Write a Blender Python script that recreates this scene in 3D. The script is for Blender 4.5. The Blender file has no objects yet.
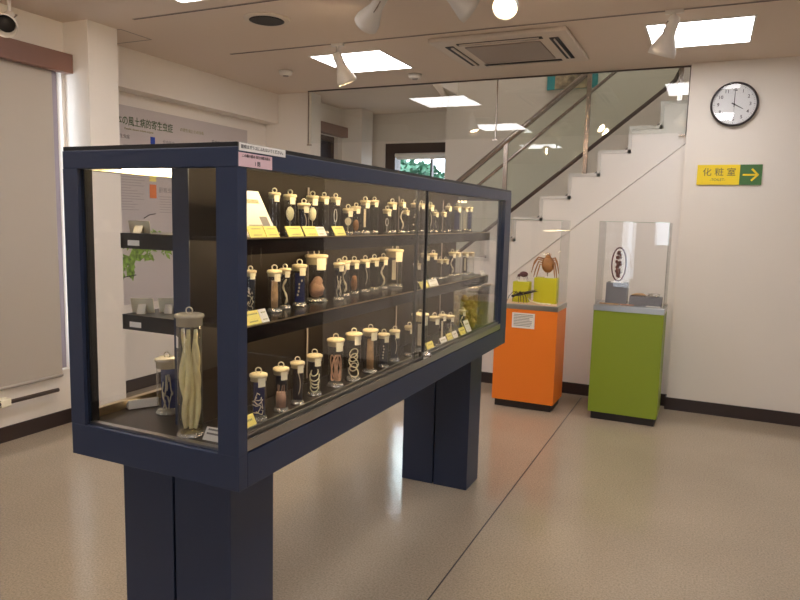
import bpy, math, random
from mathutils import Vector, Matrix
random.seed(7)
S = bpy.context.scene
C = S.collection
PI = math.pi

# ------------------------------------------------------------------ camera
cd = bpy.data.cameras.new('camera'); cam = bpy.data.objects.new('camera', cd); C.objects.link(cam)
cd.sensor_width = 36; cd.lens = 665.98 * 36 / 800; cd.clip_start = .05
r_, u_, f_ = (Vector((.90676622, .42088740, .02507658)), Vector((-.07357197, .09938153, .99232579)),
              Vector((-.41516526, .90165244, -.12108133)))
cam.matrix_world = Matrix(((r_.x, u_.x, -f_.x, 0), (r_.y, u_.y, -f_.y, 0), (r_.z, u_.z, -f_.z, 1.5), (0, 0, 0, 1)))
S.camera = cam
# ------------------------------------------------------------------ world, exposure
w = bpy.data.worlds.new('world'); S.world = w; w.use_nodes = True
bg = w.node_tree.nodes['Background']; bg.inputs[0].default_value = (.78, .88, 1, 1); bg.inputs[1].default_value = 7.0
S.view_settings.view_transform = 'Standard'; S.view_settings.look = 'None'
S.view_settings.exposure = 0.1; S.view_settings.gamma = 1; S.view_settings.use_curve_mapping = False
S.cycles.use_denoising = True
S.cycles.transparent_max_bounces = 40; S.cycles.max_bounces = 10; S.cycles.diffuse_bounces = 5
S.cycles.transmission_bounces = 8; S.cycles.glossy_bounces = 5; S.cycles.caustics_refractive = False
S.cycles.sample_clamp_indirect = 4
PANEL = 11.0          # ceiling panels
SPOT = 110.0         # halogen faces
TUBE = 36.0         # tubes in the case
def portal(name, x, y, z, sx, sy, rot):
    l = bpy.data.lights.new(name, 'AREA'); l.shape = 'RECTANGLE'; l.size = sx; l.size_y = sy; l.cycles.is_portal = True
    o = bpy.data.objects.new(name, l); o.location = (x, y, z); o.rotation_euler = rot; C.objects.link(o)
portal('daylight_portal', -1.3, -2.45, 1.0, 1.5, 1.5, (PI / 2, 0, 0))
portal('daylight_portal', -4.2, 2.45, 1.4, 1.6, 2.1, (PI / 2, 0, -PI / 2))
portal('daylight_portal', -3.2, 7.5, 1.6, 1.0, 1.5, (-PI / 2, 0, 0))

# ------------------------------------------------------------------ materials
def mat(name, col, rough=.5, metal=0, bump=0, bscale=40, var=0, vscale=3, emit=None, es=0, spec=.5, detail=4):
    m = bpy.data.materials.new(name); m.use_nodes = True; nt = m.node_tree; b = nt.nodes['Principled BSDF']
    b.inputs['Base Color'].default_value = (*col, 1); b.inputs['Roughness'].default_value = rough
    b.inputs['Metallic'].default_value = metal; b.inputs['Specular IOR Level'].default_value = spec
    tc = nt.nodes.new('ShaderNodeTexCoord')
    if var:
        n = nt.nodes.new('ShaderNodeTexNoise'); n.inputs['Scale'].default_value = vscale; n.inputs['Detail'].default_value = detail
        nt.links.new(tc.outputs['Object'], n.inputs['Vector'])
        r = nt.nodes.new('ShaderNodeValToRGB')
        r.color_ramp.elements[0].position = .35; r.color_ramp.elements[1].position = .65
        r.color_ramp.elements[0].color = (*[c * (1 - var) for c in col], 1)
        r.color_ramp.elements[1].color = (*[min(1, c * (1 + var)) for c in col], 1)
        nt.links.new(n.outputs['Fac'], r.inputs[0]); nt.links.new(r.outputs[0], b.inputs['Base Color'])
    if bump:
        n = nt.nodes.new('ShaderNodeTexNoise'); n.inputs['Scale'].default_value = bscale; n.inputs['Detail'].default_value = 3
        nt.links.new(tc.outputs['Object'], n.inputs['Vector'])
        bp = nt.nodes.new('ShaderNodeBump'); bp.inputs['Strength'].default_value = bump; bp.inputs['Distance'].default_value = .01
        nt.links.new(n.outputs['Fac'], bp.inputs['Height']); nt.links.new(bp.outputs[0], b.inputs['Normal'])
    if emit:
        b.inputs['Emission Color'].default_value = (*emit, 1); b.inputs['Emission Strength'].default_value = es
    return m
def glass(name, f0=.04, tint=(1, 1, 1), rough=0.0, ripple=0, power=5.0, milk=0, mcol=(.8, .74, .6)):
    # thin pane: see-through plus a mirror part that grows towards grazing angles
    m = bpy.data.materials.new(name); m.use_nodes = True; nt = m.node_tree; N = nt.nodes; L = nt.links
    N.remove(N['Principled BSDF']); out = N['Material Output']
    g = N.new('ShaderNodeNewGeometry'); d = N.new('ShaderNodeVectorMath'); d.operation = 'DOT_PRODUCT'
    L.new(g.outputs['Normal'], d.inputs[0]); L.new(g.outputs['Incoming'], d.inputs[1])
    def mth(op, a, b):
        n = N.new('ShaderNodeMath'); n.operation = op
        for i, v in enumerate((a, b)):
            if v is None: continue
            if isinstance(v, (int, float)): n.inputs[i].default_value = v
            else: L.new(v, n.inputs[i])
        return n.outputs[0]
    c = mth('ABSOLUTE', d.outputs['Value'], None)
    p = mth('POWER', mth('SUBTRACT', 1.0, c), power)
    fr = mth('ADD', mth('MULTIPLY', p, 1 - f0), f0)
    t = N.new('ShaderNodeBsdfTransparent'); t.inputs[0].default_value = (*tint, 1)
    gl = N.new('ShaderNodeBsdfGlossy'); gl.inputs['Roughness'].default_value = rough
    if ripple:      # facets of pressed glass
        tc = N.new('ShaderNodeTexCoord'); nz = N.new('ShaderNodeTexNoise'); nz.inputs['Scale'].default_value = ripple; L.new(tc.outputs['Object'], nz.inputs['Vector'])
        bp = N.new('ShaderNodeBump'); bp.inputs['Strength'].default_value = 1; bp.inputs['Distance'].default_value = .012
        L.new(nz.outputs['Fac'], bp.inputs['Height']); L.new(bp.outputs[0], gl.inputs['Normal'])
    mx = N.new('ShaderNodeMixShader'); L.new(fr, mx.inputs[0]); L.new(t.outputs[0], mx.inputs[1]); L.new(gl.outputs[0], mx.inputs[2])
    res = mx.outputs[0]
    if milk:        # cloudy, ground glass
        df = N.new('ShaderNodeBsdfDiffuse'); df.inputs[0].default_value = (*mcol, 1)
        m2 = N.new('ShaderNodeMixShader'); m2.inputs[0].default_value = milk; L.new(res, m2.inputs[1]); L.new(df.outputs[0], m2.inputs[2]); res = m2.outputs[0]
    L.new(res, out.inputs['Surface'])
    return m
M = dict(
    wall=mat('wall_paint', (.80, .74, .665), .85, bump=.08, bscale=180),
    ceil=mat('ceiling_paint', (.72, .61, .51), .9, bump=.05, bscale=120),
    stairwhite=mat('stair_white', (.82, .78, .73), .6),
    trimwhite=mat('stair_trim', (.64, .62, .58), .5),
    tread=mat('tread_grey', (.34, .30, .27), .6, var=.1),
    base=mat('baseboard_brown', (.035, .022, .02), .45),
    navy=mat('navy_paint', (.024, .037, .080), .38, bump=.03, bscale=300),
    black=mat('black_paint', (.012, .012, .014), .4),
    part=mat('partition_brown', (.020, .014, .011), .6, spec=.15),
    floorin=mat('case_floor', (.022, .016, .013), .28),
    alu=mat('aluminium', (.52, .52, .51), .28, metal=1),
    steel=mat('brushed_steel', (.44, .39, .36), .25, metal=1),
    chrome=mat('chrome', (.8, .8, .8), .12, metal=1),
    orange=mat('orange_laminate', (.95, .235, .02), .42),
    green=mat('green_laminate', (.245, .325, .022), .42),
    kick=mat('kick_black', (.02, .014, .014), .5),
    cream=mat('frosted_lid', (.68, .57, .36), .55, bump=.15, bscale=200, var=.08, vscale=60),
    paper=mat('cream_paper', (.92, .86, .66), .8),
    white=mat('white_paper', (.88, .85, .80), .8),
    yellow=mat('yellow_card', (.93, .80, .22), .7),
    pink=mat('pink_paper', (.80, .56, .60), .8),
    ink=mat('ink', (.04, .035, .04), .8),
    inkgrey=mat('grey_ink', (.28, .26, .25), .8),
    greentext=mat('green_ink', (.06, .12, .035), .8),
    olive=mat('olive_ink', (.36, .33, .16), .8),
    poster=mat('poster_lilac', (.56, .50, .48), .7),
    orangeink=mat('orange_ink', (.72, .20, .06), .8),
    blueink=mat('blue_ink', (.03, .07, .42), .8),
    leafprint=mat('leaf_print', (.20, .34, .05), .8, var=.5, vscale=30),
    shade=mat('shade_fabric', (.47, .42, .36), .9, bump=.1, bscale=300),
    valance=mat('valance_brown', (.22, .115, .085), .55),
    frame=mat('window_frame', (.30, .26, .30), .4),
    darkframe=mat('dark_wood_frame', (.07, .045, .035), .45),
    lampw=mat('lamp_white', (.72, .67, .60), .45),
    plast=mat('ac_plastic', (.66, .57, .48), .5),
    dark=mat('dark_slot', (.012, .01, .01), .6),
    slotgrey=mat('grille_grey', (.36, .30, .26), .6),
    panel=mat('light_panel', (.9, .9, .9), .5, emit=(1, .98, 1), es=PANEL),
    spot=mat('halogen_face', (1, .9, .8), .5, emit=(1, .74, .47), es=SPOT),
    tube=mat('tube_light', (1, .85, .6), .5, emit=(1, .76, .42), es=TUBE),
    signy=mat('sign_yellow', (.90, .66, .02), .5), signg=mat('sign_green', (.06, .17, .05), .5),
    signt=mat('sign_grey_text', (.14, .12, .07), .6),
    clockf=mat('clock_face', (.80, .80, .80), .5), clockr=mat('clock_rim', (.03, .018, .018), .3),
    ybox=mat('yellow_green_block', (.70, .66, .02), .5), gblock=mat('grey_block', (.20, .20, .22), .25),
    sand=mat('cream_plinth_top', (.86, .62, .42), .6),
    tickb=mat('tick_brown', (.42, .19, .06), .45, var=.2, vscale=30), bug=mat('bug_maroon', (.10, .025, .03), .3),
    waspb=mat('wasp_black', (.02, .014, .012), .35), wing=mat('dark_wing', (.10, .07, .05), .3),
    teal=mat('teal_frame', (.02, .32, .36), .5), art=mat('brown_picture', (.30, .24, .15), .7, var=.6, vscale=14),
    pale=mat('specimen_pale', (.80, .72, .56), .5), tan=mat('specimen_tan', (.60, .38, .20), .55, var=.2, vscale=50),
    pinkish=mat('specimen_pinkish', (.62, .38, .28), .55, var=.2, vscale=50),
    brown=mat('specimen_brown', (.34, .16, .07), .5, var=.3, vscale=50),
    gold=mat('specimen_gold', (.92, .60, .22), .5, var=.45, vscale=22),
    ivory=mat('specimen_ivory', (.95, .86, .62), .4, var=.12, vscale=30),
    plate=mat('blue_plate', (.012, .02, .12), .3), plateb=mat('dark_plate', (.015, .014, .03), .3),
    leaf=mat('tree_leaf', (.035, .11, .06), .6, var=.5, vscale=6), bark=mat('bark', (.12, .09, .06), .9),
    ground=mat('outdoor_ground', (.12, .12, .11), .9), pale_b=mat('pale_building', (.13, .19, .22), .8),
    bluewall=mat('blue_grey_wall', (.05, .06, .09), .8),
    pane=glass('case_glass', .035), screen=glass('screen_glass', .055, (.97, .98, .97)), jar=glass('jar_glass', .05, (.98, .98, .96), power=2.6), shelfm=mat('shelf_gloss', (.016, .011, .009), .16), hilite=mat('shelf_highlight', (.42, .32, .2), .4, metal=1),
    foot=glass('jar_foot_glass', .60, (.94, .94, .90), .10, 110, milk=.22), ringm=mat('ring_glass', (.72, .66, .52), .25), acryl=glass('acrylic', .022), railg=glass('rail_glass', .05, (.93, .965, .93)),
    wpane=glass('window_glass', .04), fluid=glass('yellow_fluid', .0, (.99, .96, .84)), fluidg=glass('amber_fluid', .01, (.995, .95, .86)), clearlid=glass('clear_ground_lid', .32, (.92, .86, .70), .25, milk=.42),
)
# floor: speckled vinyl with a polished, slightly wavy coat
def floor_mat():
    m = mat('floor_vinyl', (.4, .3, .2), .2, spec=.5); nt = m.node_tree; N = nt.nodes; L = nt.links; b = N['Principled BSDF']
    tc = N.new('ShaderNodeTexCoord')
    n1 = N.new('ShaderNodeTexNoise'); n1.inputs['Scale'].default_value = 115; n1.inputs['Detail'].default_value = 4; n1.inputs['Roughness'].default_value = .7
    n2 = N.new('ShaderNodeTexNoise'); n2.inputs['Scale'].default_value = 1.3; n2.inputs['Detail'].default_value = 5
    for n in (n1, n2): L.new(tc.outputs['Object'], n.inputs['Vector'])
    r = N.new('ShaderNodeValToRGB'); e = r.color_ramp.elements
    e[0].position = .36; e[0].color = (.31, .25, .182, 1); e[1].position = .62; e[1].color = (.455, .375, .285, 1)
    L.new(n1.outputs['Fac'], r.inputs[0])
    r2 = N.new('ShaderNodeValToRGB'); e = r2.color_ramp.elements
    e[0].position = .3; e[0].color = (.92, .91, .9, 1); e[1].position = .7; e[1].color = (1.06, 1.06, 1.06, 1)
    L.new(n2.outputs['Fac'], r2.inputs[0])
    mx = N.new('ShaderNodeMix'); mx.data_type = 'RGBA'; mx.blend_type = 'MULTIPLY'; mx.inputs[0].default_value = 1
    L.new(r.outputs[0], mx.inputs[6]); L.new(r2.outputs[0], mx.inputs[7]); L.new(mx.outputs[2], b.inputs['Base Color'])
    n3 = N.new('ShaderNodeTexNoise'); n3.inputs['Scale'].default_value = 22; n3.inputs['Detail'].default_value = 4
    L.new(tc.outputs['Object'], n3.inputs['Vector'])
    bp = N.new('ShaderNodeBump'); bp.inputs['Strength'].default_value = .24; bp.inputs['Distance'].default_value = .004
    L.new(n3.outputs['Fac'], bp.inputs['Height']); L.new(bp.outputs[0], b.inputs['Normal'])
    b.inputs['Roughness'].default_value = .085
    return m
M['floor'] = floor_mat()

# ------------------------------------------------------------------ mesh helpers
class MB:
    def __init__(s): s.v = []; s.f = []; s.sm = []
    def add(s, vs, fs, smooth=False):
        k = len(s.v); s.v += [tuple(v) for v in vs]; s.f += [tuple(i + k for i in f) for f in fs]; s.sm += [smooth] * len(fs); return s
    def box(s, x0, x1, y0, y1, z0, z1):
        return s.add([(x0, y0, z0), (x1, y0, z0), (x1, y1, z0), (x0, y1, z0), (x0, y0, z1), (x1, y0, z1), (x1, y1, z1), (x0, y1, z1)],
                     [(3, 2, 1, 0), (4, 5, 6, 7), (0, 1, 5, 4), (1, 2, 6, 5), (2, 3, 7, 6), (3, 0, 4, 7)])
    def prism(s, pts, axis, a, b):       # polygon given in the two other axes, extruded along axis
        n = len(pts)
        def P(p, c): return (c, p[0], p[1]) if axis == 'X' else (p[0], c, p[1]) if axis == 'Y' else (p[0], p[1], c)
        return s.add([P(p, a) for p in pts] + [P(p, b) for p in pts],
                     [tuple(range(n))[::-1], tuple(range(n, 2 * n))] + [(i, (i + 1) % n, (i + 1) % n + n, i + n) for i in range(n)])
    def lathe(s, prof, o=(0, 0, 0), ax=(0, 0, 1), n=20, cap=True, smooth=True):
        ax = Vector(ax).normalized(); t = ax.orthogonal().normalized(); b = ax.cross(t); o = Vector(o)
        vs = []; fs = []
        for r, h in prof:
            for k in range(n):
                a = 2 * PI * k / n; vs.append(o + ax * h + (t * math.cos(a) + b * math.sin(a)) * r)
        for i in range(len(prof) - 1):
            for k in range(n): fs.append((i * n + k, i * n + (k + 1) % n, (i + 1) * n + (k + 1) % n, (i + 1) * n + k))
        s.add(vs, fs, smooth)
        if cap:
            m = len(prof) - 1; k0 = len(s.v) - len(vs)
            s.f += [tuple(k0 + k for k in range(n))[::-1], tuple(k0 + m * n + k for k in range(n))]; s.sm += [False, False]
        return s
    def tube(s, pts, r, n=7, close=False):
        pts = [Vector(p) for p in pts]; m = len(pts); vs = []; fs = []; prev = None
        for i, p in enumerate(pts):
            d = (pts[(i + 1) % m] - pts[i - 1]) if close else (pts[min(i + 1, m - 1)] - pts[max(i - 1, 0)])
            d = d.normalized() if d.length > 1e-9 else Vector((0, 0, 1))
            t = (prev - d * prev.dot(d)) if prev else d.orthogonal()
            t = t.normalized() if t.length > 1e-6 else d.orthogonal().normalized(); prev = t; b = d.cross(t)
            rr = r[i] if isinstance(r, (list, tuple)) else r
            for k in range(n):
                a = 2 * PI * k / n; vs.append(p + (t * math.cos(a) + b * math.sin(a)) * rr)
        for i in range(m if close else m - 1):
            for k in range(n): fs.append((i * n + k, i * n + (k + 1) % n, (i + 1) % m * n + (k + 1) % n, (i + 1) % m * n + k))
        if not close: fs += [tuple(range(n))[::-1], tuple((m - 1) * n + k for k in range(n))]
        return s.add(vs, fs, True)
    def ball(s, c, r, nu=14, nv=9, jit=0, seed=0):
        rx, ry, rz = r if isinstance(r, tuple) else (r, r, r); R = random.Random(seed); vs = [(c[0], c[1], c[2] - rz)]; fs = []
        for j in range(1, nv):
            ph = -PI / 2 + PI * j / nv
            for k in range(nu):
                a = 2 * PI * k / nu; q = 1 + jit * (R.random() - .5) * 2
                vs.append((c[0] + rx * q * math.cos(ph) * math.cos(a), c[1] + ry * q * math.cos(ph) * math.sin(a), c[2] + rz * q * math.sin(ph)))
        vs.append((c[0], c[1], c[2] + rz)); T = len(vs) - 1
        for k in range(nu): fs.append((0, 1 + (k + 1) % nu, 1 + k)); fs.append((T, T - nu + k, T - nu + (k + 1) % nu))
        for j in range(nv - 2):
            for k in range(nu): a = 1 + j * nu; fs.append((a + k, a + (k + 1) % nu, a + nu + (k + 1) % nu, a + nu + k))
        return s.add(vs, fs, True)
    def obj(s, name, m, parent=None, loc=None, bev=0):
        me = bpy.data.meshes.new(name); me.from_pydata(s.v, [], s.f); me.polygons.foreach_set('use_smooth', s.sm); me.update()
        o = bpy.data.objects.new(name, me); C.objects.link(o)
        if m: me.materials.append(M[m] if isinstance(m, str) else m)
        if loc: o.location = loc
        if parent: o.parent = parent
        if bev:
            b = o.modifiers.new('bevel', 'BEVEL'); b.width = bev; b.segments = 2; b.limit_method = 'ANGLE'
        return o
def box(*a): return MB().box(*a)
def tag(o, label=None, cat=None, group=None, kind=None):
    if label: o['label'] = label
    if cat: o['category'] = cat
    if group: o['group'] = group
    if kind: o['kind'] = kind
    return o
def thing(name, loc, label, cat, group=None, rz=0):
    o = bpy.data.objects.new(name, None); C.objects.link(o); o.location = loc; o.rotation_euler = (0, 0, rz); o.empty_display_size = .05
    return tag(o, label, cat, group)
def struct(name, mb, m, label=None): return tag(mb.obj(name, m), label, None, None, 'structure')
_tc = [0]
def text(body, size, mtx, m, parent, name='lettering', ext=.0006, bold=0):
    c = bpy.data.curves.new('t', 'FONT'); c.body = body; c.size = size; c.extrude = ext; c.offset = bold; c.align_x = 'CENTER'; c.align_y = 'CENTER'
    o = bpy.data.objects.new('t', c); C.objects.link(o)
    me = bpy.data.meshes.new_from_object(o.evaluated_get(bpy.context.evaluated_depsgraph_get()))
    bpy.data.objects.remove(o); me.name = name; me.materials.clear(); me.materials.append(M[m]); me.transform(mtx)
    n = bpy.data.objects.new(name, me); C.objects.link(n); n.parent = parent
    return n
def frameY(x, y, z):      # text plane facing -Y
    return Matrix(((1, 0, 0, x), (0, 0, -1, y), (0, 1, 0, z), (0, 0, 0, 1)))
def frameX(x, y, z):      # text plane facing +X, reading towards +Y
    return Matrix(((0, 0, 1, x), (1, 0, 0, y), (0, 1, 0, z), (0, 0, 0, 1)))

H = 2.75; D = 5.91; DC = 5.786; XL = -4.05; XP = -3.82; XB = -4.17; XR = 3.2; YB = -2.4; XW = -4.33
# ------------------------------------------------------------------ structure
struct('floor', box(-4.5, 3.4, -2.6, 7.6, -.1, 0), 'floor')
tag(box(-.913, -.907, -2.3, DC, 0, .0012).obj('floor_seam', 'kick'), None, None, None, 'structure')
# main ceiling, with the stairwell left open
struct('ceiling', box(-4.5, 3.4, -2.6, 5.915, H, H + .1), 'ceil')
struct('ceiling_corridor', MB().prism([(-4.5, 5.915), (-2.45, 5.915), (-2.70, 7.0), (-2.70, 7.6), (-4.5, 7.6)], 'Z', H, H + .1), 'ceil')
# left wall with the shaded window
wl = MB()
wl.box(-4.25, XL, -2.6, 1.65, 0, H); wl.box(-4.25, XL, 1.65, 3.24, 0, .39); wl.box(-4.25, XL, 1.65, 3.24, 2.46, H); wl.box(-4.25, XL, 3.24, 3.27, 0, H)
struct('wall_left', wl, 'wall')
struct('pillar_left', box(-4.4, XP, 3.265, 3.51, 0, H), 'wall')
struct('wall_recess', box(-4.5, XW, 3.51, D + .01, 0, H), 'wall')
struct('beam_left', box(XW, XB, 3.51, D, 2.45, H), 'wall')
struct('wall_back', box(-4.5, -3.77, D, 6.1, 0, H), 'wall')
# corridor beyond the glass screen
wc = MB(); wc.box(-4.25, -4.0, 6.1, 6.25, 0, H); wc.box(-4.25, -4.0, 6.25, 6.85, 0, .4); wc.box(-4.25, -4.0, 6.25, 6.85, 2.42, H); wc.box(-4.25, -4.0, 6.85, 7.6, 0, H)
struct('wall_corridor', wc, 'wall')
struct('pillar_corridor', box(-4.0, -3.74, 6.95, 7.22, 0, H), 'wall')
wf = MB(); wf.box(-4.0, -3.66, 7.4, 7.6, 0, H); wf.box(-3.66, -2.74, 7.4, 7.6, 0, .92); wf.box(-3.66, -2.74, 7.4, 7.6, 2.40, H); wf.box(-2.74, -2.5, 7.4, 7.6, 0, H)
struct('wall_far', wf, 'wall')
struct('wall_stairwell', box(-2.72, 1.4, 7.0, 7.15, 0, 5.2), 'wall')
struct('wall_return', box(-2.72, -2.60, 7.15, 7.4, 0, H), 'wall')
sh = MB(); sh.box(-2.6, 1.4, 5.79, D, H + .1, 5.2); sh.box(-2.72, -2.6, 5.9, 7.0, H + .1, 5.2); sh.box(1.3, 1.4, D, 7.0, 0, 5.2); sh.box(-2.72, 1.4, 5.79, 7.15, 5.2, 5.3)
struct('wall_shaft', sh, 'wall')
struct('wall_clock', MB().box(-.228, 1.45, DC, 5.91, 0, H).box(1.45, 3.1, DC, 5.91, 2.45, H).box(3.1, 3.4, DC, 5.91, 0, H), 'wall')
struct('wall_right', box(XR, 3.4, -2.6, DC, 0, H), 'wall')
wr = MB(); wr.box(-4.05, -1.98, -2.6, YB, 0, H); wr.box(-1.98, -.58, -2.6, YB, 1.75, H); wr.box(-1.98, -.58, -2.6, YB, 0, .3); wr.box(-1.25, -.95, -2.6, YB, .3, 1.75); wr.box(-.95, -.58, -2.6, YB, .3, 1.1); wr.box(-.58, 3.2, -2.6, YB, 0, H)
struct('wall_rear', wr, 'wall')
# baseboards
bb = .10
struct('baseboard_left', box(XL, XL + .012, YB, 3.265, 0, bb), 'base')
struct('baseboard_pillar', MB().box(XL + .012, XP + .012, 3.253, 3.265, 0, bb).box(XP, XP + .012, 3.265, 3.522, 0, bb), 'base')
struct('baseboard_recess', box(XW, XW + .012, 3.51, D, 0, bb), 'base')
struct('baseboard_back', box(XW, -3.77, D - .012, D, 0, bb), 'base')
struct('baseboard_stairs', box(-2.6, -.228, 5.868, 5.88, 0, bb), 'base')
struct('baseboard_clock', MB().box(-.24, 1.43, DC - .012, DC, 0, bb).box(-.24, -.228, DC, 5.868, 0, bb), 'base')
# panel under the stairs, below the sloping seam
def seam(x): return 2.149 + (x + .238) * .822
xe = -.228
struct('wall_under_stairs', MB().prism([(-2.85, 0), (xe, 0), (xe, seam(xe) - .004), (-2.85, seam(-2.85) - .004 + .0)], 'Y', 5.884, 5.94), 'stairwhite')

# ------------------------------------------------------------------ windows
def window(n, mbf, mbg, label, fm='frame'):
    o = thing(n, (0, 0, 0), label, None); o['kind'] = 'structure'
    mbf.obj('window_frame', fm, o); mbg.obj('window_pane', 'wpane', o); return o
f = MB(); f.box(-4.2, -4.1, 1.65, 1.7, .39, 2.46); f.box(-4.2, -4.1, 3.2, 3.24, .39, 2.46); f.box(-4.2, -4.1, 1.7, 3.2, .39, .44); f.box(-4.2, -4.1, 1.7, 3.2, 2.41, 2.46)
f.box(-4.085, -4.065, 3.125, 3.15, .39, 2.42)
window('window_1', f, box(-4.155, -4.149, 1.7, 3.2, .44, 2.41), 'tall window behind the roller shade on the left wall')
f = MB(); f.box(-3.66, -3.53, 7.42, 7.58, .92, 2.40); f.box(-3.50, -2.74, 7.42, 7.58, 2.275, 2.40); f.box(-3.53, -3.50, 7.42, 7.58, 2.275, 2.40); f.box(-2.79, -2.74, 7.42, 7.58, .92, 2.33); f.box(-3.53, -2.79, 7.42, 7.58, .92, .95); f.box(-3.09, -3.07, 7.48, 7.54, .95, 2.275)
window('window_2', f, box(-3.53, -2.79, 7.50, 7.506, .95, 2.275), 'bright window with dark brown frame at the far end beyond the glass screen', 'darkframe')
f = MB(); f.box(-4.2, -4.05, 6.25, 6.32, .4, 2.42); f.box(-4.2, -4.05, 6.78, 6.85, .4, 2.42); f.box(-4.2, -4.05, 6.32, 6.78, .4, .46); f.box(-4.2, -4.05, 6.32, 6.78, 2.36, 2.42); f.box(-4.2, -4.05, 6.52, 6.57, .46, 2.36)
window('window_3', f, box(-4.13, -4.124, 6.32, 6.78, .46, 2.36), 'dark-framed corridor window under a brown valance beyond the glass screen', 'darkframe')
f = MB()
for x, q in ((-1.98, .3), (-1.62, .3), (-1.29, .3), (-.95, 1.1), (-.62, 1.1)): f.box(x, x + .04, -2.56, -2.46, q, 1.75)
for a, b, q in ((-1.98, -1.25, .3), (-.95, -.58, 1.1)): f.box(a, b, -2.56, -2.46, q, q + .04); f.box(a, b, -2.56, -2.46, 1.71, 1.75)
window('window_4', f, MB().box(-1.94, -1.29, -2.52, -2.514, .34, 1.71).box(-.91, -.62, -2.52, -2.514, 1.14, 1.71), 'two narrow windows in the wall behind the viewer')

dr = thing('added_door', (2.275, 5.84, 0), 'dark double door added unseen beyond the right edge to darken the case reflection', None); dr['kind'] = 'structure'  # added out of view as something dark for the case glass to reflect
for a, b in ((-.823, -.003), (.003, .823)):
    lf = box(a, b, -.02, .02, .006, 2.44).obj('door_leaf', 'part', dr); hx = b - .06 if a < -.1 else a + .06
    MB().tube([(hx, -.02, .95), (hx, -.06, .95), (hx, -.06, 1.15), (hx, -.02, 1.15)], .009, 8).obj('door_handle', 'chrome', lf)

# ------------------------------------------------------------------ outdoors
tag(box(-12, 8, 7.65, 30, -.3, -.05).obj('outdoor_ground', 'ground'), kind='structure')
tag(box(-4.9, -4.8, 5.6, 7.55, -.1, 4).obj('sky_blocking_wall', 'bluewall'), kind='structure')  # added to block the bright sky so the corridor window stays dark
def tree(x, y, h, r, label, seed):
    t = thing('tree', (x, y, -.05), label, 'tree', 'trees outside the far window'); R = random.Random(seed)
    MB().tube([(0, 0, 0), (.05, 0, h * .4), (0, .05, h * .8)], [.09, .07, .04], 8).obj('trunk', 'bark', t)
    m = MB()
    for i in range(2600):
        d = Vector((R.gauss(0, 1), R.gauss(0, 1), R.gauss(0, 1))).normalized() * r * (R.random() ** .4)
        p = Vector((0, 0, h * .72)) + Vector((d.x, d.y, d.z * 1.25))
        a = Vector((R.gauss(0, 1), R.gauss(0, 1), R.gauss(0, 1))).normalized() * .11; b = a.orthogonal().normalized() * .07
        m.add([p - a, p + b, p + a, p - b], [(0, 1, 2, 3)])
    m.obj('foliage', 'leaf', t)
tree(-6.9, 16.0, 2.7, .85, 'leafy green tree outside at the left of the far window', 3)
tree(-8.1, 17.4, 3.0, .9, 'leafy green tree farther back outside the far window', 4)
pb = thing('building', (-5.6, 16.5, 0), 'pale building seen outside through the far window', 'building')
MB().box(-.2, 4, 0, 2, -.1, 3.9).obj('facade', 'pale_b', pb)
for i in range(3): box(.1 + i * .9, .55 + i * .9, -.02, .01, 1.6, 3.0).obj('window', 'bluewall', pb)
box(-.25, -.12, -.15, 0, -.1, 3.4).obj('drainpipe', 'frame', pb)

# ------------------------------------------------------------------ roller shade, valances, rail
t = thing('roller_blind', (XL, 2.4, 2.45), 'beige roller shade drawn down over the window on the left wall', 'window shade')
box(.02, .024, -.82, .748, -2.08, .03).obj('shade_cloth', 'shade', t); MB().tube([(.022, -.82, -2.09), (.022, .748, -2.09)], .012, 8).obj('bottom_bar', 'shade', t)
tag(MB().box(-4.018, -3.96, .9, 3.262, 2.41, 2.535).box(XL + .001, -4.0185, .9, 3.262, 2.515, 2.535).obj('valance', 'valance', bev=.003), 'brown box valance above the roller shade on the left wall', 'valance')
tag(box(-3.999, -3.92, 6.12, 6.948, 2.42, 2.535).obj('valance', 'valance', bev=.003), 'brown box valance in the corridor seen through the glass screen', 'valance')
t = thing('low_rail', (XL, 2.8, .27), 'dark wooden rail held low on the left wall by a cream bracket', 'rail')
MB().tube([(.05, -1.2, 0), (.05, .29, 0)], .014, 10).obj('rail', 'darkframe', t); box(.0, .064, -.13, -.06, -.025, .025).obj('bracket', 'paper', t, bev=.004)
box(.0, .064, -1.13, -1.06, -.025, .025).obj('bracket', 'paper', t, bev=.004)
t = thing('roller_blind', (-3.2, 7.42, 2.325), 'rolled-up white blind at the top of the far window', 'window blind')
MB().tube([(-.31, -.03, -.07), (.45, -.03, -.07)], .026, 12).obj('roll', 'white', t); box(-.29, .45, -.04, -.035, -.12, -.07).obj('blind_cloth', 'white', t)

# ------------------------------------------------------------------ wall poster
t = thing('wall_poster', (-4.329, 4.0, 0), 'large lilac-grey poster with a green Japanese heading on the recessed left wall', 'poster')
box(0, .012, -.38, 1.585, .74, 2.345).obj('sheet', 'poster', t)
X = .0135
text('日本の風土病的寄生虫症', .070, frameX(X, .21, 2.222) @ Matrix.Diagonal((.885, 1.15, 1, 1)), 'greentext', t, 'heading')
text('Parasitic diseases endemic in Japan', .022, frameX(X, .17, 2.165), 'olive', t, 'subheading')
text('の寄生虫とその分布', .034, frameX(X, .79, 2.232), 'olive', t, 'side_heading')
text('寄生虫症', .035, frameX(X, .0, 2.10), 'inkgrey', t, 'section_heading')
text('住血吸虫', .035, frameX(X, .50, 2.10), 'inkgrey', t, 'section_heading')
text('日本住血吸虫', .04, frameX(X, 1.17, 2.17), 'ink', t, 'section_heading')
box(.012, .0135, .29, .34, 2.06, 2.13).obj('blue_mark', 'blueink', t)
box(.012, .0135, .27, .345, 1.62, 1.735).obj('orange_mark', 'orangeink', t)
box(.012, .0135, .27, .345, 1.76, 1.83).obj('tan_mark', 'yellow', t)
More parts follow.
